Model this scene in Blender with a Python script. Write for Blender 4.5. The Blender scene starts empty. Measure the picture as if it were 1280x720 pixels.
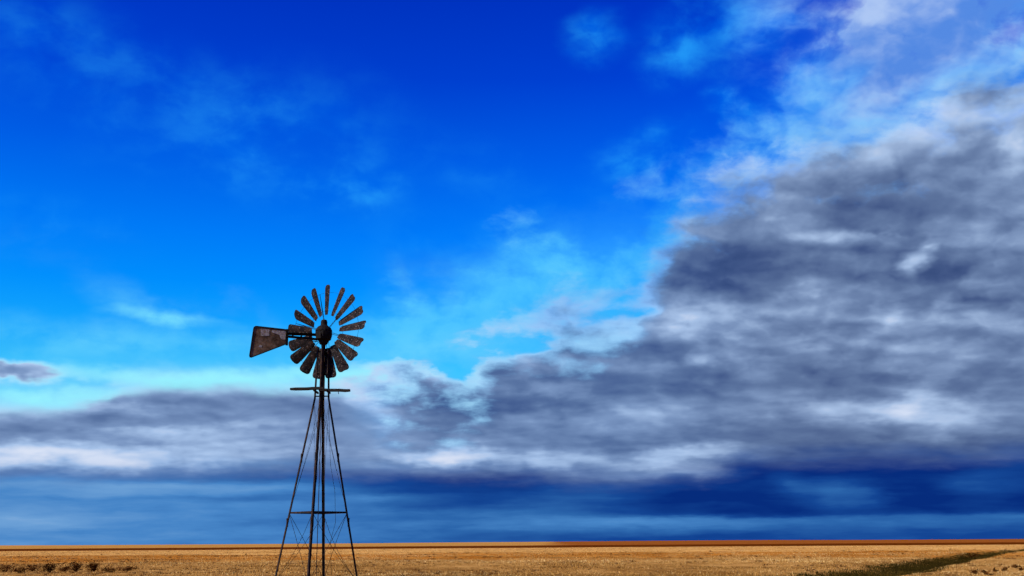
import bpy, bmesh, math, random
import numpy as np
from mathutils import Vector, Matrix, noise as mnoise

R = math.radians
random.seed(7)
S = bpy.context.scene
COL = S.collection

# ------------------------------------------------------------------ camera
FPX, PITCH, ROLL, EYE = 1400.0, 12.79, 0.38, 1.6     # focal length in photo pixels, degrees, degrees, metres
cam_d = bpy.data.cameras.new('camera')
cam_d.sensor_width = 36.0
cam_d.lens = 36.0 * FPX / 1280.0
cam_d.clip_start = 0.1
cam_d.clip_end = 60000.0
cam = bpy.data.objects.new('camera', cam_d)
COL.objects.link(cam)
CM = (Matrix.Rotation(R(90 + PITCH), 4, 'X') @ Matrix.Rotation(-R(ROLL), 4, 'Z'))
cam.matrix_world = Matrix.Translation((0, 0, EYE)) @ CM
S.camera = cam


def ray(x, y):
    v = CM.to_3x3() @ Vector(((x - 640) / FPX, (360 - y) / FPX, -1.0))
    return v.normalized()


def ground_at(x, y):                      # where a line of sight meets the ground
    v = ray(x, y)
    t = EYE / -v.z
    return v.x * t, v.y * t


def azel(x, y):                           # compass direction and height above the horizon, degrees
    v = ray(x, y)
    return math.degrees(math.atan2(v.x, v.y)), math.degrees(math.asin(v.z))


DPP = math.degrees(1 / FPX)               # degrees per photo pixel


def lin(c, a=1.0):
    r = []
    for v in c:
        v = v / 255.0
        r.append(v / 12.92 if v <= 0.04045 else ((v + 0.055) / 1.055) ** 2.4)
    return (r[0], r[1], r[2], a)


# ------------------------------------------------------------------ node helpers
class Net:
    def __init__(self, tree):
        self.t = tree

    def new(self, kind, **kw):
        n = self.t.nodes.new(kind)
        for k, v in kw.items():
            setattr(n, k, v)
        return n

    def put(self, sock, v):
        if isinstance(v, Sk):
            v = v.s
        if isinstance(v, bpy.types.NodeSocket):
            self.t.links.new(v, sock)
        elif isinstance(v, (tuple, list)):
            n = len(sock.default_value)
            v = tuple(v)
            if n == 4 and len(v) == 3:
                v = v + (1.0,)
            sock.default_value = v[:n]
        else:
            sock.default_value = v

    def math(self, op, *a, clamp=False):
        n = self.new('ShaderNodeMath', operation=op, use_clamp=clamp)
        for i, v in enumerate(a):
            self.put(n.inputs[i], v)
        return Sk(self, n.outputs[0])

    def vec(self, op, *a, out=0):
        n = self.new('ShaderNodeVectorMath', operation=op)
        for i, v in enumerate(a):
            if op == 'SCALE' and i == 1:
                self.put(n.inputs['Scale'], v)
            else:
                self.put(n.inputs[i], v)
        return Sk(self, n.outputs[out])

    def xyz(self, x, y, z):
        n = self.new('ShaderNodeCombineXYZ')
        for i, v in enumerate((x, y, z)):
            self.put(n.inputs[i], v)
        return Sk(self, n.outputs[0])

    def sep(self, v):
        n = self.new('ShaderNodeSeparateXYZ')
        self.put(n.inputs[0], v)
        return [Sk(self, o) for o in n.outputs]

    def noise(self, v, scale=1.0, detail=5.0, rough=0.55, dist=0.0, lac=2.0, color=False):
        n = self.new('ShaderNodeTexNoise')
        self.put(n.inputs['Vector'], v)
        n.inputs['Scale'].default_value = scale
        n.inputs['Detail'].default_value = detail
        n.inputs['Roughness'].default_value = rough
        n.inputs['Lacunarity'].default_value = lac
        n.inputs['Distortion'].default_value = dist
        return Sk(self, n.outputs['Color' if color else 'Fac'])

    def cells(self, v, scale, detail=2.0, rough=0.5):     # distance to scattered points: rounded heads
        n = self.new('ShaderNodeTexVoronoi', voronoi_dimensions='2D', feature='F1')
        self.put(n.inputs['Vector'], v)
        n.inputs['Scale'].default_value = scale
        n.inputs['Detail'].default_value = detail
        n.inputs['Roughness'].default_value = rough
        n.normalize = False
        return Sk(self, n.outputs['Distance'])

    def ramp(self, f, stops, interp='LINEAR'):
        n = self.new('ShaderNodeValToRGB')
        n.color_ramp.interpolation = interp
        e = n.color_ramp.elements
        while len(e) < len(stops):
            e.new(0.5)
        for k, (p, c) in enumerate(stops):
            e[k].position = p
            e[k].color = c if len(c) == 4 else tuple(c) + (1.0,)
        self.put(n.inputs[0], f)
        return Sk(self, n.outputs[0])

    def curve(self, x, pts, lo, hi):      # piecewise smooth function of one value
        n = self.new('ShaderNodeFloatCurve')
        c = n.mapping.curves[0]
        x0, x1 = pts[0][0], pts[-1][0]
        q = [((p - x0) / (x1 - x0), (v - lo) / (hi - lo)) for p, v in pts]
        while len(c.points) < len(q):
            c.points.new(0.5, 0.5)
        for k, (a, b) in enumerate(q):
            c.points[k].location = (a, b)
            c.points[k].handle_type = 'AUTO'
        n.mapping.update()
        self.put(n.inputs['Value'], ((x - x0) / (x1 - x0)))
        return Sk(self, n.outputs[0]) * (hi - lo) + lo

    def smooth(self, x, a, b, lo=0.0, hi=1.0):
        n = self.new('ShaderNodeMapRange', interpolation_type='SMOOTHSTEP')
        self.put(n.inputs['Value'], x)
        n.inputs['From Min'].default_value = a
        n.inputs['From Max'].default_value = b
        n.inputs['To Min'].default_value = lo
        n.inputs['To Max'].default_value = hi
        return Sk(self, n.outputs[0])

    def mix(self, f, a, b, mode='MIX'):
        n = self.new('ShaderNodeMix', data_type='RGBA', blend_type=mode)
        n.clamp_factor = True
        self.put(n.inputs[0], f)
        self.put(n.inputs[6], a)
        self.put(n.inputs[7], b)
        return Sk(self, n.outputs[2])

    def blob(self, uv, x, y, rx, ry, amp, ang=0.0):     # soft elliptical patch of sky, 1 in its middle
        a, e = azel(x, y)
        n = self.new('ShaderNodeMapping', vector_type='TEXTURE')
        n.inputs['Location'].default_value = (a, e, 0)
        n.inputs['Rotation'].default_value = (0, 0, R(ang))
        n.inputs['Scale'].default_value = (rx * DPP, ry * DPP, 1e6)
        self.put(n.inputs['Vector'], uv)
        return self.smooth(self.vec('LENGTH', Sk(self, n.outputs[0]), out=1), 1.75, 0.0, 0.0, amp)

    def blobs(self, uv, table):
        w = uv                            # one chain, so that the shader stays small: the sum rides in z
        for row in table:
            w = self.vec('ADD', w, self.xyz(0.0, 0.0, self.blob(w, *row)))
        return self.sep(w)[2]


class Sk:
    def __init__(self, net, s):
        self.n, self.s = net, s

    def __add__(self, o): return self.n.math('ADD', self, o)
    __radd__ = __add__
    def __sub__(self, o): return self.n.math('SUBTRACT', self, o)
    def __rsub__(self, o): return self.n.math('SUBTRACT', o, self)
    def __mul__(self, o): return self.n.math('MULTIPLY', self, o)
    __rmul__ = __mul__
    def __truediv__(self, o): return self.n.math('DIVIDE', self, o)
    def __rtruediv__(self, o): return self.n.math('DIVIDE', o, self)


# ------------------------------------------------------------------ sky
EXPOSURE = 0.8                            # stops; the photograph is exposed bright
SUN_AZ, SUN_EL = -122.0, 38.0              # degrees east of north (the view looks north), above the horizon
world = bpy.data.worlds.new('World')
S.world = world
world.use_nodes = True
nt = world.node_tree
for n in list(nt.nodes):
    if n.type != 'OUTPUT_WORLD':
        nt.nodes.remove(n)
W = Net(nt)
out = [n for n in nt.nodes if n.type == 'OUTPUT_WORLD'][0]
bg = W.new('ShaderNodeBackground')
bg.inputs['Strength'].default_value = 0.1 / 2 ** EXPOSURE
nt.links.new(bg.outputs[0], out.inputs['Surface'])

tc = W.new('ShaderNodeTexCoord')
d = Sk(W, tc.outputs['Generated'])
dx, dy, dz = W.sep(d)
el = W.math('ARCSINE', dz) * 57.29578
az = W.math('ARCTAN2', dx, dy) * 57.29578

nis = W.new('ShaderNodeTexSky', sky_type='NISHITA')
nis.sun_disc = False
nis.sun_elevation = R(SUN_EL)
nis.sun_rotation = R(SUN_AZ)
# clear air: the physical sky, polarised to the deep blue of the photograph, by height
want = [(0, (0, 52, 194)), (100, (0, 64, 208)), (200, (0, 92, 228)), (300, (0, 124, 248)), (360, (0, 143, 254)),
        (420, (20, 168, 255)), (480, (60, 198, 252)), (560, (95, 190, 240)), (677, (90, 160, 215))]
have = {0: (.12, .196, .319), 100: (.136, .213, .345), 200: (.158, .244, .382), 300: (.19, .289, .427), 360: (.218, .325, .458),
        420: (.254, .368, .487), 480: (.305, .421, .507), 560: (.394, .484, .475), 677: (.31, .30, .23)}
stops = []
for y, c in want:
    e = max(azel(640, y)[1], 0.0)
    l = lin(c)
    stops.append((e / 30.0, tuple(l[k] / have[y][k] for k in range(3)) + (1,)))
stops.sort()
tint = W.ramp(el / 30.0, stops)
clear = W.mix(1.0, Sk(W, nis.outputs[0]), tint, 'MULTIPLY')
K = 10.0                                  # sky colours below are written for strength 0.1


def sc(c):
    l = lin(c)
    return (l[0] * K, l[1] * K, l[2] * K, 1.0)


# coordinates: P on a flat cloud layer seen in perspective, Q on the dome itself
inv = 1.0 / (W.math('MAXIMUM', dz, -0.02) + 0.19)
P = W.xyz(dx * inv, dy * inv, 0.0)
Q = W.vec('MULTIPLY', d, (1.0, 1.0, 1.5))
uv0 = W.xyz(az, el, 0.0)
wn = W.vec('SUBTRACT', W.noise(P, 3.2, 4, 0.6, color=True), (0.5, 0.5, 0.5))
wq = W.vec('SUBTRACT', W.noise(Q, 14.0, 4, 0.6, color=True), (0.5, 0.5, 0.5))
uv = W.vec('ADD', uv0, W.vec('MULTIPLY', wn, (3.6, 1.2, 0)))
uv = W.vec('ADD', uv, W.vec('MULTIPLY', wq, (2.2, 1.6, 0)))
u, v, _ = W.sep(uv)

Pw = W.vec('ADD', P, W.vec('SCALE', wq, 0.10))
nA = W.noise(Pw, 6.0, 5, 0.54)
nA3 = W.noise(Pw, 4.2, 3.5, 0.50)
nB = W.noise(W.vec('ADD', Pw, (-0.028, 0.036, 0.0)), 4.2, 3.5, 0.50)
Pv = W.vec('ADD', P, W.vec('SCALE', wq, 0.16))
vA = W.cells(Pv, 3.3, 2.0, 0.45)
vB = W.cells(W.vec('ADD', Pv, (-0.025, 0.042, 0.0)), 3.3, 2.0, 0.45)
Qw = W.vec('ADD', Q, W.vec('SCALE', wq, 0.03))
nC = W.noise(Qw, 15.0, 6, 0.55)
nC3 = W.noise(Qw, 12.0, 4, 0.50)
nD = W.noise(W.vec('ADD', Qw, (-0.006, 0.0, 0.012)), 12.0, 4, 0.50)

# --- high thin veils
veil = W.blobs(uv, [
    (95, 90, 160, 60, .13, -25), (250, 130, 170, 50, .10, -20), (380, 180, 130, 75, .19, -10), (30, 30, 60, 30, .06), (60, 290, 90, 30, .16), (440, 240, 55, 22, .34, 10),
    (300, 215, 150, 30, .10), (745, 45, 34, 26, .45), (840, 60, 40, 40, .40, 30), (905, 35, 60, 50, .30), (910, 125, 28, 17, .60),
    (1000, 95, 60, 60, .36, 30), (960, 20, 60, 40, .35), (830, 185, 70, 26, .45, 12), (800, 210, 35, 12, .30),
    (560, 350, 60, 90, .14, 60), (600, 215, 30, 80, .12, 70), (505, 395, 16, 55, .40, 10), (552, 370, 16, 30, .36, -10),
    (700, 300, 150, 40, .22, 10), (790, 292, 60, 8, .50, -8), (205, 394, 58, 9, .55, -4), (150, 370, 50, 18, .16, -30),
    (90, 430, 140, 26, .22), (290, 440, 120, 24, .26), (1110, 80, 130, 75, 1.2, 50), (1150, 60, 140, 110, .7), (1250, 40, 90, 60, .5), (1180, 60, 110, 70, .50, 30),
    (1060, 150, 80, 50, .50, 30), (1250, 60, 60, 90, .55), (970, 165, 70, 30, .45, 20), (1150, 10, 120, 30, .45, 0),
])
va = W.math('MULTIPLY', veil, W.smooth(nC * 0.55 + nA * 0.45, 0.36, 0.62, 0.2, 1.9) * (1.0 - W.smooth(az, 14.0, 19.0) * 0.5) + W.smooth(az, 14.0, 19.0) * 0.22, clamp=True)
vtone = W.smooth(nC + (nC3 - nD) * 1.5, 0.30, 0.80)
vcol = W.mix(vtone, sc((40, 132, 244)), sc((150, 194, 250)))
vcol = W.mix(W.smooth(az, 15.0, 19.0) * 0.8, vcol, W.mix(vtone, sc((92, 140, 222)), sc((178, 200, 242))))
vcol = W.mix(W.smooth(az, 17.5, 11.0), vcol, W.mix(vtone, sc((0, 108, 238)), sc((36, 158, 252))))
vlow = W.smooth(el, 15.5, 10.0)
vcol = W.mix(vlow, vcol, sc((120, 228, 255)))
sky = W.mix(va, clear, vcol)

# --- main grey deck: lower edge of the blue, as height over compass direction
edge_px = [(-400, 500), (-60, 512), (60, 512), (105, 506), (140, 488), (300, 485), (430, 489), (470, 482), (500, 466), (590, 450), (640, 422), (690, 402),
           (750, 384), (790, 350), (825, 300), (850, 262), (890, 226), (950, 200), (1020, 180), (1090, 160), (1180, 120), (1300, 80), (1700, -20)]
pts = [azel(*p) for p in edge_px]
pts = [(-180.0, 7.0)] + pts + [(180.0, 14.0)]
# the curve keeps its precision by covering only the front; beyond it the ends stay level
fpts = [pts[1]] + pts[2:-1]
B = W.curve(W.math('MINIMUM', W.math('MAXIMUM', u, fpts[0][0]), fpts[-1][0]), fpts, 0.0, 34.0)
calm = W.smooth(az, -9.0, -5.0)           # the left stretch has a level, quiet edge
rough = 0.45 + calm * 3.6 + W.blob(uv0, 540, 450, 120, 60, 2.4)
uu, vv, _ = W.sep(uv0)
vmix = vv + (v - vv) * (0.10 + calm * 0.90)
D = (B - vmix) + (nA - 0.5) * rough * 1.5 + (nC - 0.5) * rough * 1.7 + (0.42 - vA) * calm * 1.6
D = D + W.blobs(uv, [(10, 463, 62, 12, 3.3), (690, 395, 50, 20, 1.0), (500, 470, 60, 14, 0.6),
                     (640, 480, 40, 30, 1.0), (875, 395, 26, 14, -1.0),
                     (775, 396, 60, 9, -1.3, 4), (830, 386, 44, 8, -1.0), (560, 440, 30, 8, -1.4, -10), (660, 432, 30, 8, -1.2, 10), (595, 508, 60, 12, 2.2), (700, 420, 30, 10, 1.0), (1150, 40, 60, 40, -1.2)])
soft = W.smooth(az, 5.0, 12.0)
mid = W.smooth(az, -9.5, -6.0) * W.smooth(az, 10.0, 5.0)
alpha = W.math('MULTIPLY', W.smooth(D * (1.8 - calm * 1.2) / (1.0 + mid * 0.9), -0.55, 0.95), 1.0 - soft) + W.smooth(D, -1.3, 2.0) * soft
halo = W.smooth(D + mid * 1.3 + (nC - 0.5) * mid * 5.0, -3.6, 0.3) * W.smooth(el, 19.0, 11.0)
haloc = W.mix(W.smooth(D + (nA3 - 0.5) * mid * 6.0, -1.6, 0.4), sc((66, 196, 255)), sc((184, 234, 255)))
sky = W.mix(W.math('MULTIPLY', halo, 0.86), sky, haloc)
rim = W.smooth(D + (nC - 0.5) * 6.0, -4.6, 0.9) * W.smooth(el, 7.0, 14.0)
sky = W.mix(W.math('MULTIPLY', rim, 0.80), sky, W.mix(vtone, sc((20, 142, 248)), sc((112, 192, 253))))

cap = W.blobs(uv, [(60, 499, 120, 12, 1.0), (150, 470, 130, 10, .45), (330, 476, 150, 10, .8), (460, 470, 50, 10, .5), (230, 468, 60, 14, .3), (740, 335, 130, 50, .45, 10), (620, 385, 110, 50, .38, 15), (500, 420, 60, 40, .3)]) * (1.0 - W.smooth(D, 0.0, 0.5))
sky = W.mix(W.math('MULTIPLY', cap * W.smooth(nC, 0.30, 0.62, 0.5, 1.3), 0.85, clamp=True), sky, W.mix(W.smooth(el, 8.5, 11.0), sc((150, 240, 255)), sc((86, 206, 255))))

# --- tone of the deck
high = W.smooth(el, 3.5, 12.0)            # detail is foreshortened away towards the horizon
nE = W.noise(P, 1.7, 3, 0.5)
relief = ((vB - vA) * (high * 0.50 + 0.08) + (nA3 - nB) * 0.60) * 0.82 + (nE - 0.5) * 0.55 + (nC3 - nD) * (high * 0.8 + 0.12)
tone = 0.50 + W.smooth(az, -2.0, -12.0) * 0.04 + relief + (nA - 0.5) * (high * 0.10 + 0.14) + (nC - 0.5) * (high * 0.20 + 0.06)
tone = tone + W.smooth(D, 1.4, 0.0) * 0.16 + W.smooth(D, 3.0, 0.0) * mid * 0.20 + W.smooth(D, 3.2, 0.4) * soft * 0.12
tone = tone + W.blobs(uv, [
    (250, 497, 240, 10, -.10), (150, 515, 70, 7, .16), (400, 515, 90, 16, -.10), (150, 545, 90, 7, .16), (330, 548, 120, 14, .10),
    (40, 538, 80, 8, -.12), (95, 572, 170, 13, .32), (20, 573, 60, 11, .10), (260, 562, 100, 20, .12),
    (470, 470, 45, 14, .30, -20), (455, 500, 30, 10, .22, -25), (545, 465, 26, 12, .22), (505, 485, 60, 18, -.16), (560, 460, 70, 14, -.10),
    (640, 505, 90, 14, -.14), (700, 440, 80, 28, -.16), (735, 415, 30, 26, -.12), (660, 455, 14, 20, .18, 30), (700, 490, 36, 10, .18),
    (800, 480, 110, 18, -.16), (740, 520, 80, 10, .12), (470, 525, 90, 16, .08), (480, 560, 40, 12, .10),
    (558, 568, 52, 11, .44), (670, 575, 60, 9, .16), (870, 572, 75, 10, .34), (850, 592, 60, 7, .22), (740, 580, 80, 12, .10), (800, 555, 90, 14, -.06),
    (860, 310, 50, 40, -.10, 30), (950, 335, 90, 34, -.14), (890, 255, 60, 26, -.10), (930, 200, 55, 20, .14), (985, 185, 50, 12, .22),
    (1060, 300, 62, 9, .34, -4), (1148, 326, 14, 16, .46), (1120, 255, 90, 42, -.20, 15), (1050, 265, 40, 26, -.12, -20), (1200, 240, 80, 40, -.10),
    (1060, 205, 80, 18, .16, 10), (1180, 140, 60, 24, .16), (1270, 190, 28, 20, .28), (1220, 105, 90, 18, -.12, 10), (1100, 60, 70, 60, .16, 40),
    (1180, 350, 110, 26, -.16), (1050, 385, 130, 30, .05), (960, 385, 40, 20, .10), (900, 440, 46, 12, .22), (860, 405, 30, 20, .22),
    (1260, 370, 60, 22, -.14), (1000, 445, 90, 14, -.06), (1230, 395, 60, 14, .10), (1150, 440, 60, 14, .08), (940, 475, 60, 14, -.12),
    (1145, 490, 45, 14, .22, 30), (1130, 515, 80, 16, .28), (1000, 515, 80, 12, .12), (1040, 480, 60, 18, -.10), (1230, 480, 60, 20, -.10),
    (1230, 520, 60, 10, .08), (950, 540, 130, 12, -.10), (1180, 560, 200, 12, -.24), (1260, 440, 60, 30, -.06),
])
deck = W.ramp(tone, [(0.0, sc((34, 62, 118))), (0.22, sc((58, 84, 138))), (0.42, sc((90, 117, 163))), (0.60, sc((122, 150, 194))),
                     (0.78, sc((166, 194, 233))), (1.0, sc((216, 226, 246)))])
# right-hand part is greyer
deck = W.mix(W.smooth(D, 3.2, 0.2) * mid * 0.45, deck, sc((104, 178, 244)))
deck = W.mix(W.smooth(az, 4.0, 16.0, 0.0, 0.30), deck, W.ramp(tone, [(0.0, sc((46, 60, 92))), (0.5, sc((112, 126, 156))), (1.0, sc((196, 214, 244)))]))

# --- blue rain-dark air under the deck
uvl = W.vec('ADD', uv0, W.vec('MULTIPLY', wn, (3.0, 0.55, 0)))
ul, vl, _ = W.sep(uvl)
ltone = W.smooth(az, -24.0, 14.0, 0.62, 0.30) + (nA - 0.5) * 0.18 + (W.noise(W.vec('MULTIPLY', uvl, (0.10, 1.3, 0.0)), 1.0, 4, 0.55) - 0.5) * 0.42 + 1.25 * W.blobs(uvl, [
    (400, 594, 400, 10, -.17), (60, 593, 170, 6, -.06), (120, 608, 160, 5, .10), (330, 612, 130, 5, .08), (590, 606, 150, 18, -.26),
    (290, 622, 110, 6, -.10), (180, 618, 120, 4, .10), (30, 655, 60, 8, .14), (90, 640, 180, 16, .04), (565, 630, 75, 7, -.12), (480, 622, 80, 5, .10),
    (700, 660, 120, 16, .06), (640, 672, 240, 8, -.05), (820, 592, 90, 6, .14), (760, 614, 70, 8, .08), (860, 618, 120, 14, -.10),
    (1130, 600, 260, 36, -.16), (1050, 585, 220, 10, -.10), (1045, 618, 40, 18, .30), (990, 606, 22, 16, .16), (1090, 628, 22, 12, .12), (1240, 604, 50, 18, .20, 10), (1200, 600, 30, 12, .08),
    (1000, 652, 320, 8, .14), (1000, 674, 400, 7, -.07), (850, 650, 120, 6, .10),
])
belly = W.smooth(vl, azel(1000, 648)[1], azel(1000, 641)[1]) * W.smooth(ul, azel(690, 640)[0], azel(860, 640)[0]) * W.smooth(vl, azel(1000, 600)[1], azel(1000, 636)[1], 0.35, 1.0)
ltone = ltone - belly * 0.20
low = W.ramp(ltone, [(0.0, sc((6, 44, 124))), (0.22, sc((20, 70, 148))), (0.42, sc((44, 102, 172))), (0.60, sc((72, 134, 200))),
                     (0.80, sc((108, 160, 214))), (1.0, sc((160, 190, 226)))])
lowedge = W.curve(W.math('MINIMUM', W.math('MAXIMUM', u, -30.0), 30.0),
                  [(-30.0, 3.4)] + [azel(*p) for p in [(20, 592), (300, 588), (520, 590), (640, 590), (760, 598), (860, 592), (960, 574), (1100, 570), (1260, 566)]] + [(30.0, 4.6)],
                  0.0, 8.0)
lm = W.smooth((lowedge - (vv + (v - vv) * 0.30)) + (nA - 0.5) * 0.9, -0.85, 0.80)
deck = W.mix(lm, deck, low)
sky = W.mix(alpha, sky, deck)
W.put(bg.inputs['Color'], sky)
world.cycles.sampling_method = 'MANUAL'
world.cycles.sample_map_resolution = 512

sun_d = bpy.data.lights.new('sun', 'SUN')
sun_d.energy = 4.1
sun_d.angle = R(0.6)
sun_d.color = (1.0, 0.93, 0.78)
sun = bpy.data.objects.new('sun', sun_d)
COL.objects.link(sun)
sd = Vector((math.sin(R(SUN_AZ)) * math.cos(R(SUN_EL)), math.cos(R(SUN_AZ)) * math.cos(R(SUN_EL)), math.sin(R(SUN_EL))))
sun.rotation_euler = sd.to_track_quat('Z', 'Y').to_euler()
sun.location = (-60, 10, 40)

S.cycles.use_adaptive_sampling = True
S.cycles.adaptive_threshold = 0.02
S.cycles.adaptive_min_samples = 8
S.view_settings.view_transform = 'Standard'
S.view_settings.look = 'None'
S.view_settings.exposure = EXPOSURE
S.view_settings.gamma = 1.0

YAW, BP, A0 = 28.0, -23.0, -2.6                # wheel heading, blade pitch, first blade (degrees)
# ------------------------------------------------------------------ objects: helpers
def tag(o, label=None, cat=None, group=None, kind=None):
    if label: o['label'] = label
    if cat: o['category'] = cat
    if group: o['group'] = group
    if kind: o['kind'] = kind
    return o


def empty(name, loc):
    o = bpy.data.objects.new(name, None)
    o.location = loc
    COL.objects.link(o)
    return o


def obj(name, bm, mat, parent=None, smooth=False, mw=None):
    me = bpy.data.meshes.new(name)
    bmesh.ops.recalc_face_normals(bm, faces=bm.faces)
    bm.to_mesh(me)
    bm.free()
    if smooth:
        me.polygons.foreach_set('use_smooth', [True] * len(me.polygons))
    me.materials.append(mat)
    o = bpy.data.objects.new(name, me)
    COL.objects.link(o)
    if parent is not None:
        o.parent = parent
    if mw is not None:
        o.matrix_local = mw
    return o


def tube(bm, pts, rad, n=8):              # round bar through a list of points; rad may be a list
    pts = [Vector(p) for p in pts]
    rs = rad if isinstance(rad, (list, tuple)) else [rad] * len(pts)
    rings = []
    for i, p in enumerate(pts):
        t = (pts[min(i + 1, len(pts) - 1)] - pts[max(i - 1, 0)]).normalized()
        a = t.cross(Vector((0.13, 0.21, 1.0)) if abs(t.z) < 0.9 else Vector((1, 0.1, 0))).normalized()
        b = t.cross(a)
        rings.append([bm.verts.new(p + (a * math.cos(2 * math.pi * k / n) + b * math.sin(2 * math.pi * k / n)) * rs[i]) for k in range(n)])
    for r0, r1 in zip(rings, rings[1:]):
        for k in range(n):
            bm.faces.new((r0[k], r0[(k + 1) % n], r1[(k + 1) % n], r1[k]))
    bm.faces.new(rings[0][::-1])
    bm.faces.new(rings[-1])


def extrude(bm, sections):                # closed skin through equal-length outlines
    rings = [[bm.verts.new(p) for p in s] for s in sections]
    m = len(rings[0])
    for r0, r1 in zip(rings, rings[1:]):
        for k in range(m):
            bm.faces.new((r0[k], r0[(k + 1) % m], r1[(k + 1) % m], r1[k]))
    bm.faces.new(rings[0][::-1])
    bm.faces.new(rings[-1])


def box(bm, c, ax, ay, az, sx, sy, sz, jitter=0.0):
    c, ax, ay, az = Vector(c), Vector(ax), Vector(ay), Vector(az)
    q = [(-1, -1), (1, -1), (1, 1), (-1, 1)]
    extrude(bm, [[c + ax * (sx / 2 * i) + ay * (sy / 2 * j) + az * (sz / 2 * k) for i, j in q] for k in (-1, 1)])


def angle_iron(bm, pts, da, db, w, t):    # L section: the corner runs through pts, the flanges point along da and db
    da, db = Vector(da).normalized(), Vector(db).normalized()
    secs = []
    for p in pts:
        p = Vector(p)
        secs.append([p, p + da * w, p + da * w + db * t, p + da * t + db * t, p + da * t + db * w, p + db * w])
    extrude(bm, secs)


def flat_bar(bm, p0, p1, up, w, t):
    p0, p1, up = Vector(p0), Vector(p1), Vector(up)
    d_ = (p1 - p0).normalized()
    s_ = d_.cross(up).normalized()
    u_ = s_.cross(d_)
    q = [(-1, -1), (1, -1), (1, 1), (-1, 1)]
    extrude(bm, [[p + s_ * (t / 2 * i) + u_ * (w / 2 * j) for i, j in q] for p in (p0, p1)])


def material(name, rough=0.8, metal=0.0):
    m = bpy.data.materials.new(name)
    m.use_nodes = True
    b = m.node_tree.nodes['Principled BSDF']
    b.inputs['Roughness'].default_value = rough
    b.inputs['Metallic'].default_value = metal
    b.inputs['Specular IOR Level'].default_value = 0.08
    n = Net(m.node_tree)
    t = n.new('ShaderNodeTexCoord')
    return m, n, b, Sk(n, t.outputs['Object'])


def bump(n, b, h, dist, strength=1.0):
    k = n.new('ShaderNodeBump')
    k.inputs['Distance'].default_value = dist
    k.inputs['Strength'].default_value = strength
    n.put(k.inputs['Height'], h)
    n.t.links.new(k.outputs[0], b.inputs['Normal'])


def rusty(name, scale, stops, rough=0.75, metal=0.2, seed=0.0):
    m, n, b, co = material(name, rough, metal)
    co = n.vec('ADD', co, (seed, seed * 1.7, seed * 0.3))
    f = n.noise(co, scale, 6, 0.62)
    f2 = n.noise(co, scale * 6, 3, 0.6)
    n.put(b.inputs['Base Color'], n.ramp(f * 0.72 + f2 * 0.28, stops))
    bump(n, b, f2, 0.003, 0.5)
    return m


M_LEG = rusty('weathered_steel', 5.0, [(0.30, (.005, .0045, .005)), (0.46, (.012, .009, .008)), (0.58, (.032, .016, .010)), (0.70, (.07, .032, .016))], 0.8, 0.0)
M_DARK = rusty('dark_iron', 6.0, [(0.35, (.005, .004, .004)), (0.55, (.010, .008, .007)), (0.72, (.03, .016, .012))], 0.8, 0.0)
M_WOOD = rusty('old_timber', 7.0, [(0.30, (.008, .007, .006)), (0.60, (.022, .017, .014)), (0.75, (.05, .04, .03))], 0.9, 0.0)


def blade_material():
    m, n, b, co = material('blade_steel', 0.8, 0.0)
    inf = n.new('ShaderNodeObjectInfo')
    off = Sk(n, inf.outputs['Random']) * 31.0
    co = n.vec('ADD', co, n.xyz(off, off * 0.7, 0.0))
    f = n.noise(co, 5.0, 5, 0.6)
    g = n.noise(co, 17.0, 3, 0.6)
    base = n.ramp(f, [(0.34, (.004, .003, .004)), (0.50, (.010, .007, .007)), (0.62, (.028, .015, .012))])
    pale = n.smooth(g, 0.60, 0.66)
    n.put(b.inputs['Base Color'], n.mix(n.math('MULTIPLY', pale, 0.6), base, (.17, .14, .13, 1)))
    bump(n, b, g, 0.004, 0.6)
    return m


def vane_material():
    m, n, b, co = material('vane_steel', 0.85, 0.0)
    f = n.noise(co, 2.2, 6, 0.6)
    g = n.noise(co, 11.0, 5, 0.65)
    base = n.ramp(f * 0.6 + g * 0.4, [(0.36, (.030, .017, .009)), (0.46, (.085, .050, .027)), (0.56, (.15, .092, .052)), (0.66, (.23, .155, .10))])
    n.put(b.inputs['Base Color'], base)
    bump(n, b, g, 0.004, 0.5)
    return m


M_BLADE = blade_material()
M_VANE = vane_material()
M_PATCH = rusty('old_paint', 12.0, [(0.34, (.10, .07, .05)), (0.48, (.22, .18, .15)), (0.64, (.36, .31, .27))], 0.85, 0.0)

# ------------------------------------------------------------------ ground
DITCH = np.array([(7.0, 41), (9.8, 45.5), (14.6, 52.5), (20.7, 63), (29.5, 83), (40.5, 104), (57.5, 140), (92, 200), (150, 300), (230, 430)])


def ditch_dist(x, y):                     # distance to the ditch's middle line
    best = np.full(np.shape(x), 1e9)
    for (ax, ay), (bx, by) in zip(DITCH[:-1], DITCH[1:]):
        vx, vy = bx - ax, by - ay
        t = np.clip(((x - ax) * vx + (y - ay) * vy) / (vx * vx + vy * vy), 0, 1)
        best = np.minimum(best, np.hypot(x - ax - t * vx, y - ay - t * vy))
    return best


def waves(x, y):
    z = 0.035 * np.sin(x * 0.31 + y * 0.17) + 0.03 * np.sin(x * 0.11 - y * 0.23 + 1.3) + 0.02 * np.sin(x * 0.73 + 0.4 * np.sin(y * 0.5)) \
        + 0.018 * np.sin(y * 0.9 + 1.1 * np.sin(x * 0.37))
    rr = np.hypot(x, y)
    far = np.clip((rr - 150.0) / 200.0, 0, 1)
    th = np.arctan2(x, y)
    rise = np.clip(rr - 700.0, 0, 5000) * 0.0005 * (np.sin(th * 9.0 + 0.6) + 0.6 * np.sin(th * 21.0 + rr * 0.0006) + 0.6)
    return z * (1 - far) + rise


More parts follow.
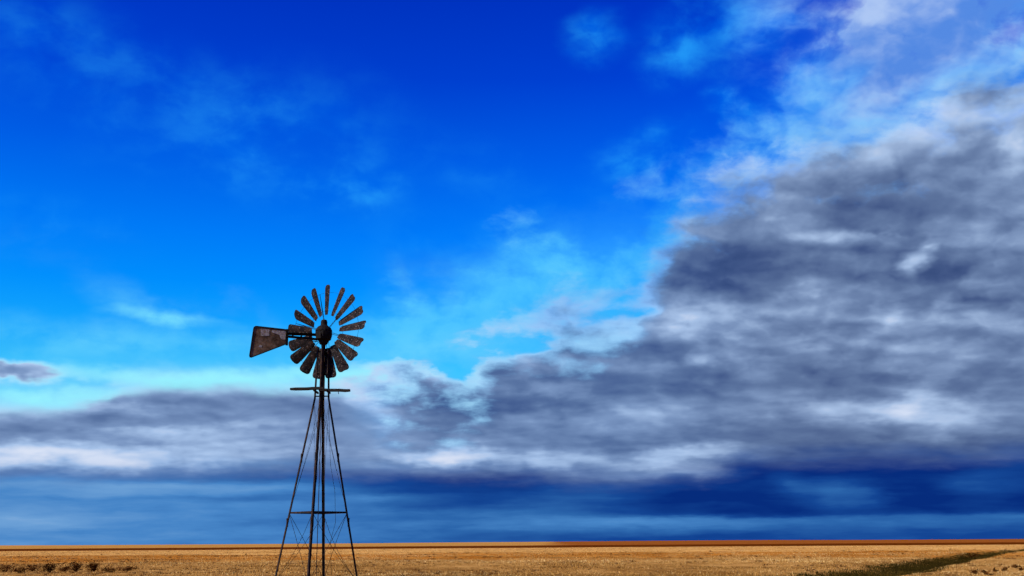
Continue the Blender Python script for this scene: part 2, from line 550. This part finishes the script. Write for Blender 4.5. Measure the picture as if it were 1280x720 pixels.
def ground_z(x, y):
    dd = ditch_dist(x, y)
    z = waves(x, y)
    z = z - 0.42 * np.exp(-(dd / 1.9) ** 2) + 0.05 * np.exp(-((dd - 3.6) / 1.2) ** 2)
    r = np.hypot(x + 7.6, y - 44.6)
    return z * np.clip(r / 4.0, 0, 1)


def ground_material():
    m, n, b, co = material('field_soil', 0.95)
    x, y, z = n.sep(co)
    big = n.noise(n.vec('MULTIPLY', co, (0.03, 0.03, 0)), 1.0, 4, 0.55)
    mid = n.noise(n.vec('MULTIPLY', co, (0.55, 0.22, 0)), 1.0, 6, 0.65)
    fine = n.noise(n.vec('MULTIPLY', co, (4.5, 4.5, 0)), 1.0, 4, 0.65)
    mott = n.noise(n.vec('MULTIPLY', co, (0.09, 0.045, 0)), 1.0, 5, 0.6)
    t = n.math('ADD', mid * 0.42 + fine * 0.25, mott * 0.33)
    # fields lie one behind the other; their edges run roughly east-west
    yy = y + (big - 0.5) * 90.0 + x * 0.02
    straw = n.ramp(t, [(0.35, lin((86, 56, 24))), (0.47, lin((136, 96, 46))), (0.57, lin((166, 124, 66))), (0.68, lin((198, 160, 98)))])
    gold = n.ramp(t, [(0.37, lin((118, 66, 16))), (0.50, lin((152, 94, 32))), (0.64, lin((184, 132, 62)))])
    pale = n.ramp(t, [(0.35, lin((148, 102, 46))), (0.52, lin((184, 136, 72))), (0.66, lin((206, 164, 96)))])
    dark = n.ramp(t, [(0.35, lin((62, 26, 3))), (0.60, lin((92, 42, 8)))])
    red = n.ramp(t, [(0.35, lin((104, 54, 16))), (0.60, lin((136, 76, 28)))])
    ochre = n.ramp(t, [(0.35, lin((140, 92, 36))), (0.60, lin((172, 126, 62)))])
    c = n.mix(n.smooth(yy, 100, 122), straw, gold)
    c = n.mix(n.smooth(yy, 160, 185), c, pale)
    c = n.mix(n.smooth(y + (big - 0.5) * 40.0, 320, 350), c, dark)
    east = n.smooth(x - y * 0.035 + (mott - 0.5) * 60.0, -14.0, 14.0)
    c = n.mix(n.smooth(y + (big - 0.5) * 40.0, 530, 600), c, n.mix(east, ochre, red))
    # trampled bare earth nearer the windmill
    bare = n.smooth(y + (mott - 0.5) * 60.0 + n.math('ABSOLUTE', x + 4.0) * 0.5, 78, 58)
    c = n.mix(n.math('MULTIPLY', bare, 0.75), c, n.ramp(t, [(0.36, lin((66, 38, 12))), (0.62, lin((124, 82, 34)))]))
    at = n.new('ShaderNodeAttribute', attribute_name='ditch')
    g = n.math('MULTIPLY', Sk(n, at.outputs['Fac']), n.smooth(mid, 0.25, 0.5, 0.45, 0.92))
    grass = n.ramp(t, [(0.35, lin((28, 28, 8))), (0.62, lin((64, 56, 18)))])
    c = n.mix(g, c, grass)
    n.put(b.inputs['Base Color'], c)
    b.inputs['Specular IOR Level'].default_value = 0.0
    bump(n, b, fine * 0.5 + mid, 0.10, 0.7)
    return m


def axis(lo, hi, step, far):
    mid_ = list(np.arange(lo, hi + 1e-6, step))
    a, s_, p = [], step, lo
    while p > -far:
        s_ *= 1.08
        p -= s_
        a.append(p)
    c_, s_, p = [], step, hi
    while p < far:
        s_ *= 1.08
        p += s_
        c_.append(p)
    return np.array(a[::-1] + mid_ + c_)


gx, gy = axis(-66, 120, 0.7, 30000), axis(30, 260, 0.7, 30000)
X, Y = np.meshgrid(gx, gy)
Z = ground_z(X, Y)
nx, ny = len(gx), len(gy)
me = bpy.data.meshes.new('ground')
me.vertices.add(nx * ny)
me.vertices.foreach_set('co', np.stack([X, Y, Z], -1).astype(np.float32).ravel())
i0 = (np.arange(ny - 1)[:, None] * nx + np.arange(nx - 1)[None, :]).ravel()
quads = np.stack([i0, i0 + 1, i0 + nx + 1, i0 + nx], -1).astype(np.int32)
me.loops.add(quads.size)
me.loops.foreach_set('vertex_index', quads.ravel())
me.polygons.add(len(quads))
me.polygons.foreach_set('loop_start', np.arange(0, quads.size, 4, dtype=np.int32))
me.update(calc_edges=True)
me.polygons.foreach_set('use_smooth', np.ones(len(quads), dtype=bool))
at = me.attributes.new('ditch', 'FLOAT', 'POINT')
rag = 0.8 * np.sin(X * 1.3 + Y * 0.7) + 0.7 * np.sin(X * 0.6 - Y * 1.9)
at.data.foreach_set('value', np.clip((2.1 + rag - ditch_dist(X, Y)) / 0.9, 0, 1).astype(np.float32).ravel())
me.materials.append(ground_material())
ground = bpy.data.objects.new('ground', me)
COL.objects.link(ground)
tag(ground, kind='structure')

# ------------------------------------------------------------------ grass: thin upright faces, one mesh
rng = np.random.default_rng(11)


def tri_mesh(name, verts, tint, mat):
    k = len(verts) // 3
    me = bpy.data.meshes.new(name)
    me.vertices.add(len(verts))
    me.vertices.foreach_set('co', verts.astype(np.float32).ravel())
    me.loops.add(len(verts))
    me.loops.foreach_set('vertex_index', np.arange(len(verts), dtype=np.int32))
    me.polygons.add(k)
    me.polygons.foreach_set('loop_start', np.arange(0, len(verts), 3, dtype=np.int32))
    me.update(calc_edges=True)
    a = me.attributes.new('tint', 'FLOAT', 'POINT')
    a.data.foreach_set('value', np.repeat(tint, 3).astype(np.float32))
    me.materials.append(mat)
    o = bpy.data.objects.new(name, me)
    COL.objects.link(o)
    return o


def tint_material(name, stops):
    m, n, b, co = material(name, 0.9)
    a = n.new('ShaderNodeAttribute', attribute_name='tint')
    n.put(b.inputs['Base Color'], n.ramp(Sk(n, a.outputs['Fac']), stops))
    b.inputs['Specular IOR Level'].default_value = 0.0
    return m


def blades(cx, cy, per, spread, h, w, lean=0.45):
    """per leaf-shaped triangles round each centre; h, w arrays per centre"""
    k = len(cx)
    bx = np.repeat(cx, per) + rng.normal(0, 1, k * per) * np.repeat(spread, per)
    by = np.repeat(cy, per) + rng.normal(0, 1, k * per) * np.repeat(spread, per)
    bz = ground_z(bx, by) - 0.02
    hh = np.repeat(h, per) * rng.uniform(0.45, 1.15, k * per)
    ww = np.repeat(w, per) * rng.uniform(0.6, 1.4, k * per)
    a = rng.uniform(0, 2 * np.pi, k * per)
    la = rng.uniform(0, 2 * np.pi, k * per)
    ll = hh * np.abs(rng.normal(0, lean, k * per))
    v = np.empty((k * per, 3, 3))
    v[:, 0] = np.stack([bx - np.cos(a) * ww / 2, by - np.sin(a) * ww / 2, bz], -1)
    v[:, 1] = np.stack([bx + np.cos(a) * ww / 2, by + np.sin(a) * ww / 2, bz], -1)
    v[:, 2] = np.stack([bx + np.cos(la) * ll, by + np.sin(la) * ll, bz + hh], -1)
    return v.reshape(-1, 3)


def wedge(k, y0, y1, power=1.0):          # scattered over what lies within sight, with a margin
    y = y0 * (y1 / y0) ** (rng.uniform(0, 1, k) ** power)
    x = rng.uniform(-0.52, 0.52, k) * y
    return x, y


def field_noise(x, y, s, seed=0.0):
    f = np.zeros(len(x))
    for i, (p, q, w_) in enumerate([(1.0, 0.6, 1.0), (-0.7, 1.1, 0.8), (2.1, -1.7, 0.5), (3.3, 2.6, 0.35), (-5.1, 3.9, 0.25)]):
        f += w_ * np.sin((x * p + y * q) * s + seed * (i + 1) + 1.7 * np.sin((x * q - y * p) * s * 0.6 + i + seed))
    return f / 2.9


cx, cy = wedge(62000, 44, 330, 1.25)
dd = ditch_dist(cx, cy)
pn = field_noise(cx, cy, 0.25) + rng.normal(0, 0.25, len(cx))
keep = (dd > 1.7 + rng.normal(0, .8, len(cx))) & (np.hypot(cx + 7.6, cy - 44.6) > 1.2) & (pn > -0.55)
cx, cy, pn = cx[keep], cy[keep], pn[keep]
sc_ = np.sqrt(cy / 60.0)
h = np.clip(0.085 + 0.06 * pn, 0.04, 0.2) * np.clip(sc_, 0.9, 1.25)
vs = blades(cx, cy, 6, 0.10 * sc_, h, 0.035 * sc_)
tint = np.clip(np.repeat(0.52 + 0.22 * field_noise(cx, cy, 0.09, 2.0), 6) + rng.normal(0, 0.17, len(cx) * 6), 0, 1)
g1 = tri_mesh('dry_grass', vs, tint, tint_material('straw', [(0.0, lin((52, 30, 10))), (0.3, lin((112, 76, 32))), (0.6, lin((164, 122, 62))), (1.0, lin((226, 194, 130)))]))
tag(g1, 'short dry straw stubble covering the tan field', 'grass', kind='stuff')

k_ = rng.integers(0, len(DITCH) - 2, 26000)
t_ = rng.uniform(0, 1, 26000)
pos = DITCH[k_] * (1 - t_)[:, None] + DITCH[k_ + 1] * t_[:, None]
off = rng.normal(0, 1.05, (26000, 2))
cx, cy = pos[:, 0] + off[:, 0], pos[:, 1] + off[:, 1]
keep = (ditch_dist(cx, cy) < 2.5) & (cy > 42)
cx, cy = cx[keep], cy[keep]
h = 0.11 + 0.05 * np.abs(field_noise(cx, cy, 0.5, 4.0)) + rng.exponential(0.03, len(cx))
vs = blades(cx, cy, 5, np.full(len(cx), 0.13), h, np.full(len(cx), 0.045))
tint = np.clip(np.repeat(0.35 + 0.3 * field_noise(cx, cy, 0.3, 3.0), 5) + rng.normal(0, 0.16, len(cx) * 5), 0, 1)
g2 = tri_mesh('ditch_grass', vs, tint, tint_material('green_grass', [(0.0, lin((26, 19, 5))), (0.5, lin((52, 42, 14))), (0.8, lin((98, 74, 32))), (1.0, lin((136, 106, 48)))]))
tag(g2, 'dark olive grass growing along the shallow ditch', 'grass', kind='stuff')

# low dark weeds dotted through the stubble, too many to count
cx, cy = wedge(2600, 50, 190, 1.2)
pn = field_noise(cx, cy, 0.16, 5.0)
keep = (pn > 0.15) & (ditch_dist(cx, cy) > 3.0)
cx, cy = cx[keep], cy[keep]
h = rng.uniform(0.06, 0.16, len(cx)) * np.sqrt(cy / 60)
vs = blades(cx, cy, 26, np.full(len(cx), 0.12), h, np.full(len(cx), 0.035), 0.7)
tint = np.clip(rng.normal(0.35, 0.25, len(cx) * 26), 0, 1)
M_WEED = tint_material('dead_weed', [(0.0, lin((40, 20, 8))), (0.5, lin((80, 46, 20))), (1.0, lin((150, 104, 54)))])
tag(tri_mesh('dead_weeds', vs, tint, M_WEED), 'small dark dead weeds dotted through the stubble', 'weeds', kind='stuff')

# ------------------------------------------------------------------ dry bushes: twigs from one root with small leaves
M_TWIG = tint_material('dry_twig', [(0.0, lin((38, 18, 5))), (0.6, lin((88, 50, 20))), (1.0, lin((150, 104, 54)))])


def bush(name, x, y, hgt, wid, label, cat, group, density=260, tone=0.3, parts=True):
    root = empty(name, (x, y, float(ground_z(np.array([x]), np.array([y]))[0]) - 0.02))
    tag(root, label, cat, group)
    bm = bmesh.new()
    tips = []
    for k in range(16):
        a, sp = rng.uniform(0, 6.283), rng.uniform(0.15, 0.5) * wid
        top = Vector((math.cos(a) * sp, math.sin(a) * sp, hgt * rng.uniform(0.55, 1.0)))
        mid_ = top * 0.5 + Vector((rng.normal(0, .03), rng.normal(0, .03), hgt * 0.06))
        tube(bm, [(0, 0, 0), mid_, top], [0.012, 0.008, 0.003], 4)
        tips += [mid_, top, (mid_ + top) / 2]
    m_ = obj('stem', bm, M_TWIG, root)
    c = np.array([tips[i] for i in rng.integers(0, len(tips), density)]) + rng.normal(0, 1, (density, 3)) * np.array([wid * .14, wid * .14, hgt * .13])
    c[:, 2] = np.clip(c[:, 2], 0.02, None)
    v = c[:, None, :] + rng.normal(0, 0.035, (density, 3, 3))
    o = tri_mesh('foliage', v.reshape(-1, 3), np.clip(rng.normal(tone, 0.22, density), 0, 1), M_TWIG)
    o.parent = root
    return root


row = [  # photo column, photo row of the foot, height, width, label
    (6, 716, .40, 1.3, 'low brown dry bush at the left edge of the field, first of the row'),
    (24, 717, .36, 1.1, 'flat brown dry bush second in the row from the left edge'),
    (40, 715, .42, 1.0, 'reddish brown dry bush just left of the darkest bush'),
    (62, 716, .62, .95, 'tallest and darkest dry bush of the row on the left'),
    (80, 715, .30, .7, 'smallest low bush in the gap between the two dark bushes'),
    (95, 715, .56, .95, 'dark round dry bush right of the gap in the row'),
    (118, 715, .58, .80, 'dark upright dry bush near the right end of the row'),
    (137, 716, .36, 1.2, 'low spreading brown bush at the right end of the row'),
    (160, 714, .28, 1.1, 'faint sparse bush thinning into the stubble beyond the row'),
]
for px, py, hh, ww, lb in row:
    x, y = ground_at(px, py)
    dark_ = hh > .5
    bush('dry_bush', x, y, hh, ww, lb, 'bush', 'dry bushes in a row on the left', 520 if dark_ else 300, 0.12 if dark_ else 0.40)
x, y = ground_at(1198, 694)
bush('ditch_bush', x + 1.5, y + 1, .8, 2.4, 'dark dry bush on the far bank of the ditch', 'bush', None, 500, 0.10)
for px, py, hh in [(1219, 717, .26), (1231, 716, .18), (1245, 714, .20), (1256, 713, .24), (1270, 711, .22), (1277, 713, .18), (1236, 719, .2)]:
    x, y = ground_at(px, py)
    bush('dry_weed', x, y, hh * .8, .36, 'small dark dry weed clump in the stubble at the lower right', 'weed', 'weed clumps right of the ditch', 90, 0.3)

# ------------------------------------------------------------------ windmill
WX, WY = -7.63, 44.6
mill = empty('windmill', (WX, WY, 0))
tag(mill, 'tall dark steel farm windmill with many blades and a tail vane', 'windmill')
PHI = R(-1.0)                            # the tower stands corner-on, turned a little


def corner(k, r):
    a = PHI + R(90) * k - R(90)           # k = 0 near, 1 right, 2 far, 3 left
    return Vector((math.cos(a) * r, math.sin(a) * r, 0))


def leg_r(z):
    if z <= 7.25:
        return 1.68 + (0.315 - 1.68) * z / 7.25
    return 0.315 + (0.255 - 0.315) * (z - 7.25) / 2.0


def leg_p(k, z, inset=0.0):
    c = corner(k, leg_r(z) - inset)
    return Vector((c.x, c.y, z))


for k in range(4):
    bm = bmesh.new()
    c0, c1, c2 = corner(k, 1), corner(k + 1, 1), corner(k - 1, 1)
    da, db = (c1 - c0), (c2 - c0)
    angle_iron(bm, [leg_p(k, z) for z in (-0.15, 2.4, 4.9, 7.25, 9.25)], da, db, 0.085, 0.011)
    for z in (2.40, 4.9):                 # splice plates with bolts
        p = leg_p(k, z)
        for dv, ot in ((da.normalized(), db.normalized()), (db.normalized(), da.normalized())):
            box(bm, p + dv * 0.044 - ot * 0.008, dv, ot, (0, 0, 1), 0.07, 0.012, 0.34)
            for dz_ in (-0.12, -0.04, 0.04, 0.12):
                q = p + dv * 0.044 + Vector((0, 0, dz_))
                tube(bm, [q - ot * 0.013, q - ot * 0.026], 0.011, 6)
    obj('leg', bm, M_LEG, mill)
    bm = bmesh.new()
    c = leg_p(k, 0.03)
    box(bm, (c.x, c.y, 0.04), (1, 0, 0), (0, 1, 0), (0, 0, 1), 0.42, 0.42, 0.22)
    bmesh.ops.bevel(bm, geom=bm.edges[:], offset=0.03, segments=2, affect='EDGES')
    obj('footing', bm, M_WOOD, mill)

GZ = 2.81
for k in range(4):
    bm = bmesh.new()
    p, q = leg_p(k, GZ, 0.02), leg_p(k + 1, GZ, 0.02)
    angle_iron(bm, [p, q], (0, 0, -1), (leg_p(k + 2, GZ) - q), 0.065, 0.008)
    obj('girt', bm, M_LEG, mill)


def rod(p, q, sag, rad=0.0085, side=Vector((0, 0, 0))):
    pts = []
    for i in range(9):
        t = i / 8
        pts.append(p.lerp(q, t) + (Vector((0, 0, -sag)) + side) * (4 * t * (1 - t)))
    bm = bmesh.new()
    tube(bm, pts, rad, 6)
    return obj('brace', bm, M_DARK, mill)


lo = [(0.12, 0.10), (0.05, 0.16), (0.10, 0.04), (0.14, 0.08)]
for k in range(4):
    inn = -(corner(k, 1) + corner(k + 1, 1)) * 0.5
    rod(leg_p(k, GZ - .05, .02), leg_p(k + 1, 0.15, .02), lo[k][0], side=inn * 0.10)
    rod(leg_p(k + 1, GZ - .05, .02), leg_p(k, 0.15, .02), lo[k][1], side=inn * 0.16)
    rod(leg_p(k, 7.15, .02), leg_p(k + 1, GZ + .05, .02), 0.02, 0.0065, side=inn * 0.06)
    rod(leg_p(k + 1, 7.15, .02), leg_p(k, GZ + .05, .02), 0.03, 0.0065, side=inn * 0.10)
# slack furl wire hanging beside the right leg
bm = bmesh.new()
tube(bm, [Vector((0.30, -0.12, 7.4)), Vector((0.36, -0.2, 6.2)), Vector((0.46, -.2, 4.6)), Vector((0.66, -.2, 3.6)), Vector((0.72, -.2, 2.4)), Vector((0.55, -.2, 1.7)), Vector((0.62, -.2, 0.4))], 0.007, 5)
obj('furl_wire', bm, M_DARK, mill)
bm = bmesh.new()
tube(bm, [(0, 0, -0.05), (0, 0, 9.6)], 0.014, 8)
obj('pump_rod', bm, M_LEG, mill)
bm = bmesh.new()
tube(bm, [(0, 0, 7.2), (0, 0, 7.25), (0, 0, 9.5)], [0.035, 0.058, 0.058], 14)
for z in (7.3, 8.2, 9.1):                # collars tying the mast pipe to the stub
    tube(bm, [(0, 0, z), (0, 0, z + 0.08)], 0.09, 14)
    for k in range(4):
        flat_bar(bm, (0, 0, z + 0.04), leg_p(k, z + 0.04, 0.01), (0, 0, 1), 0.05, 0.012)
obj('mast', bm, M_DARK, mill)

# platform: two old planks on a cross bar, one a little lower
PZ = 7.63
pf = empty('platform', (0, 0, 0))
pf.parent = mill
for xa, xb, z0, yoff in ((-1.20, 0.14, PZ + .035, -0.34), (-0.06, 1.17, PZ - .03, -0.33)):
    for row_ in (0,):
        bm = bmesh.new()
        zz = z0 - 0.012 * row_
        secs = []
        for i in range(7):
            t = i / 6
            xx = xa + (xb - xa) * t
            s_ = 0.10 * (0.72 if (i == 0 and xa < -1) else 1) * (0.8 if (i == 6 and xb > 1) else 1)
            dzz = -0.03 * abs(xx) + 0.006 * math.sin(i * 2.1 + xa)
            yc = yoff + (0.68 if row_ else 0.0)
            secs.append([Vector((xx, yc - .10, zz + dzz - s_)), Vector((xx, yc + .10, zz + dzz - s_)), Vector((xx, yc + .10, zz + dzz)), Vector((xx, yc - .10, zz + dzz))])
        extrude(bm, secs)
        obj('plank', bm, M_WOOD, pf)
bm = bmesh.new()
for xx in (-0.24, 0.24):
    box(bm, (xx, 0, PZ - 0.10), (1, 0, 0), (0, 1, 0), (0, 0, 1), 0.06, 1.0, 0.07)
tube(bm, [(0.71, -0.33, PZ - 0.10), (0.71, -0.33, PZ - 0.21), (0.73, -0.33, PZ - 0.25)], 0.014, 6)
obj('bearer', bm, M_WOOD, pf)

# gearbox with its domed hood
HZ = 9.88
AX = Vector((math.sin(R(YAW)), math.cos(R(YAW)), 0.0))
SX = Vector((AX.y, -AX.x, 0.0))


def lathe(bm, prof, c, ex=1.0, n=20, wob=0.0):
    rings = []
    for z, r in prof:
        rings.append([bm.verts.new(Vector(c) + AX * (math.cos(2 * math.pi * k / n) * r * ex) + SX * (math.sin(2 * math.pi * k / n) * r) + Vector((0, 0, z))) for k in range(n)])
    for r0, r1 in zip(rings, rings[1:]):
        for k in range(n):
            bm.faces.new((r0[k], r0[(k + 1) % n], r1[(k + 1) % n], r1[k]))
    bm.faces.new(rings[0][::-1])
    bm.faces.new(rings[-1])


bm = bmesh.new()
lathe(bm, [(-.62, .07), (-.46, .09), (-.42, .16), (-.30, .20), (-.24, .29), (-.06, .335), (.06, .335), (.10, .31)], (0, 0, HZ), 1.1, 10)
box(bm, Vector((0, 0, HZ - .12)) - AX * 0.24, SX, AX, (0, 0, 1), 0.24, 0.24, 0.24)
gb = obj('gearbox', bm, M_DARK, mill)
bm = bmesh.new()
lathe(bm, [(.10, .325), (.16, .31), (.26, .25), (.33, .15), (.37, .125), (.50, .125), (.56, .10), (.585, .04)], (0, 0, HZ), 1.15, 14)
obj('hood', bm, M_DARK, gb)

# wheel: local z along the shaft, local x across, local y up
WM = Matrix((( -SX.x, 0, -AX.x, AX.x * .12), (-SX.y, 0, -AX.y, AX.y * .12), (0, 1, 0, HZ + .10), (0, 0, 0, 1)))
NB, RO, RI = 17, 1.93, 0.69
PITCH_B = R(BP)
bm = bmesh.new()
tube(bm, [(0, 0, .32), (0, 0, .10), (0, 0, .08), (0, 0, -.10), (0, 0, -.12), (0, 0, -.2)], [.05, .05, .16, .16, .09, .05], 16)
wheel = obj('wheel', bm, M_DARK, mill, mw=WM)


def polar(r, a, z):
    return Vector((math.sin(a) * r, math.cos(a) * r, z))


for rr, wd in ((0.86, .012), (1.62, .012)):    # flat hoops that carry the blades
    bm = bmesh.new()
    secs = []
    for i in range(72):
        a = 2 * math.pi * i / 72
        secs.append([polar(rr, a, -.008), polar(rr + .005, a, -.008), polar(rr + .005, a, wd - .008), polar(rr, a, wd - .008)])
    rings = [[bm.verts.new(p) for p in s] for s in secs]
    for i in range(72):
        r0, r1 = rings[i], rings[(i + 1) % 72]
        for k in range(4):
            bm.faces.new((r0[k], r0[(k + 1) % 4], r1[(k + 1) % 4], r1[k]))
    obj('hoop', bm, M_DARK, wheel)
for k in range(6):
    a = R(A0) + 2 * math.pi * (k + 0.25) / 6
    bm = bmesh.new()
    tube(bm, [polar(.13, a - .25, .08), polar(1.62, a, .0)], .010, 6)
    tube(bm, [polar(.13, a + .25, -.08), polar(1.62, a, .0)], .010, 6)
    obj('spoke', bm, M_DARK, wheel)


def blade_mesh():
    bm = bmesh.new()
    NR, NC = 16, 8
    ra = random.Random(3)
    front, back = [], []
    for i in range(NR + 1):
        t = i / 8 * 0.86 if i <= 8 else 0.86 + 0.14 * math.sin((i - 8) / 8 * math.pi / 2)
        r = RI + (RO - RI) * t
        half = 0.125 + (0.245 - 0.125) * (t ** 0.85)
        # rounded outer corners
        if t > 0.86:
            q = (t - 0.86) / 0.14
            half *= 0.42 + 0.58 * math.sqrt(max(1 - q ** 2.4, 0.0))
        if t < 0.05:
            half *= 0.85
        f, b_ = [], []
        for j in range(NC + 1):
            s = -1 + 2 * j / NC
            camber = 0.032 * (1 - s * s) * (0.5 + 0.5 * t)
            tw = PITCH_B + R(4) * (0.5 - t)
            x = half * s * math.cos(tw) - camber * math.sin(tw)
            z = half * s * math.sin(tw) + camber * math.cos(tw)
            f.append(bm.verts.new((x, r, z)))
            b_.append(bm.verts.new((x + 0.004 * math.sin(tw), r, z - 0.004 * math.cos(tw))))
        front.append(f)
        back.append(b_)
    for i in range(NR):
        for j in range(NC):
            bm.faces.new((front[i][j], front[i][j + 1], front[i + 1][j + 1], front[i + 1][j]))
            bm.faces.new((back[i][j], back[i + 1][j], back[i + 1][j + 1], back[i][j + 1]))
    for i in range(NR):
        bm.faces.new((front[i][0], front[i + 1][0], back[i + 1][0], back[i][0]))
        bm.faces.new((front[i][NC], back[i][NC], back[i + 1][NC], front[i + 1][NC]))
    for j in range(NC):
        bm.faces.new((front[0][j], back[0][j], back[0][j + 1], front[0][j + 1]))
        bm.faces.new((front[NR][j], front[NR][j + 1], back[NR][j + 1], back[NR][j]))
    # clips that hold the blade to the two hoops
    for rr, wid in ((0.86, 0.13), (1.62, 0.24)):
        box(bm, (0, rr + 0.012, -0.012), (math.cos(PITCH_B), 0, math.sin(PITCH_B)), (0, 1, 0), (-math.sin(PITCH_B), 0, math.cos(PITCH_B)), wid, 0.03, 0.016)
    return bm


ra = random.Random(5)
b0 = obj('blade', blade_mesh(), M_BLADE, wheel, smooth=False)
for k in range(NB):
    o = b0 if k == 0 else b0.copy()
    if k:
        COL.objects.link(o)
        o.parent = wheel
    a = R(A0) + 2 * math.pi * k / NB + R(ra.uniform(-1.2, 1.2))
    o.rotation_mode = 'XYZ'
    o.matrix_local = Matrix.Rotation(-a, 4, 'Z') @ Matrix.Rotation(R(ra.uniform(-7, 7)), 4, 'Y') @ Matrix.Rotation(R(ra.uniform(-3, 3)), 4, 'X')

# tail: boom rods and a plate that widens away from the wheel
TD = Vector((-0.92, -0.39, 0.0)).normalized()
TN = Vector((-TD.y, TD.x, 0.0))


def tp(s, z, off=0.0):
    return TD * s + TN * off + Vector((0, 0, HZ + z))


def rounded(pts, rad, steps=4):
    out_ = []
    n_ = len(pts)
    for i in range(n_):
        p, a, b_ = Vector(pts[i]), Vector(pts[i - 1]), Vector(pts[(i + 1) % n_])
        p0 = p + (a - p).normalized() * rad
        p1 = p + (b_ - p).normalized() * rad
        for k in range(steps + 1):
            t = k / steps
            out_.append(p0 * (1 - t) ** 2 + p * 2 * t * (1 - t) + p1 * t * t)
    return out_


outline = rounded([(1.46, .06), (2.80, .12), (2.93, -1.16), (1.48, -.50)], 0.11)
bm = bmesh.new()
extrude(bm, [[tp(p.x, p.y, o_) for p in outline] for o_ in (-0.004, 0.004)])
vane = obj('tail_vane', bm, M_VANE, mill)
bm = bmesh.new()                          # rolled rim and stiffening ribs
n_ = len(outline)
ctr = Vector((2.35, -.38))
for i in range(n_):
    a, b_ = outline[i], outline[(i + 1) % n_]
    tube(bm, [tp(a.x, a.y), tp(b_.x, b_.y)], 0.024, 6)
flat_bar(bm, tp(1.5, -.20, -.02), tp(2.84, -.34, -.02), TN, 0.03, 0.05)
obj('vane_rim', bm, M_DARK, vane)
for q in ([(1.98, -.02), (2.02, -.30), (2.62, -.32), (2.72, -.06)][::-1], [(1.54, .00), (1.55, -.36), (1.72, -.34), (1.80, -.16), (2.08, -.10), (2.10, .01)]):
    bm = bmesh.new()
    cx_ = sum(p[0] for p in q) / len(q)
    if cx_ > 2:
        q = [(2.18, .02), (2.20, -.24), (2.52, -.26), (2.54, .03)]
    pr = rounded(q, 0.04, 2)
    extrude(bm, [[tp(p.x, p.y, o_) for p in pr] for o_ in (0.007, 0.010)])
    obj('paint_patch', bm, M_PATCH, vane)
bm = bmesh.new()
pr = rounded([(2.44, -.62), (2.47, -.72), (2.59, -.71), (2.57, -.60)], 0.03, 2)
extrude(bm, [[tp(p.x, p.y, o_) for p in pr] for o_ in (0.007, 0.010)])
obj('paint_patch', bm, M_PATCH, vane)
bm = bmesh.new()
angle_iron(bm, [tp(.22, -.02), tp(1.54, -.06)], (0, 0, -1), TN, 0.10, 0.012)
angle_iron(bm, [tp(.22, -.30), tp(1.54, -.26)], (0, 0, 1), TN, 0.10, 0.012)
for s_ in (.5, .85, 1.2):
    flat_bar(bm, tp(s_, -.06, .01), tp(s_ + .12, -.26, .01), TN, 0.012, 0.06)
box(bm, tp(1.48, -.24, 0.0), TD, TN, (0, 0, 1), 0.09, 0.06, 0.66)
obj('tail_boom', bm, M_DARK, vane)
bm = bmesh.new()                          # furl spring between gearbox and boom
tube(bm, [tp(.25, -.36, .12), tp(.7, -.34, .10), tp(1.1, -.30, .06)], 0.016, 6)
obj('furl_spring', bm, M_DARK, vane)
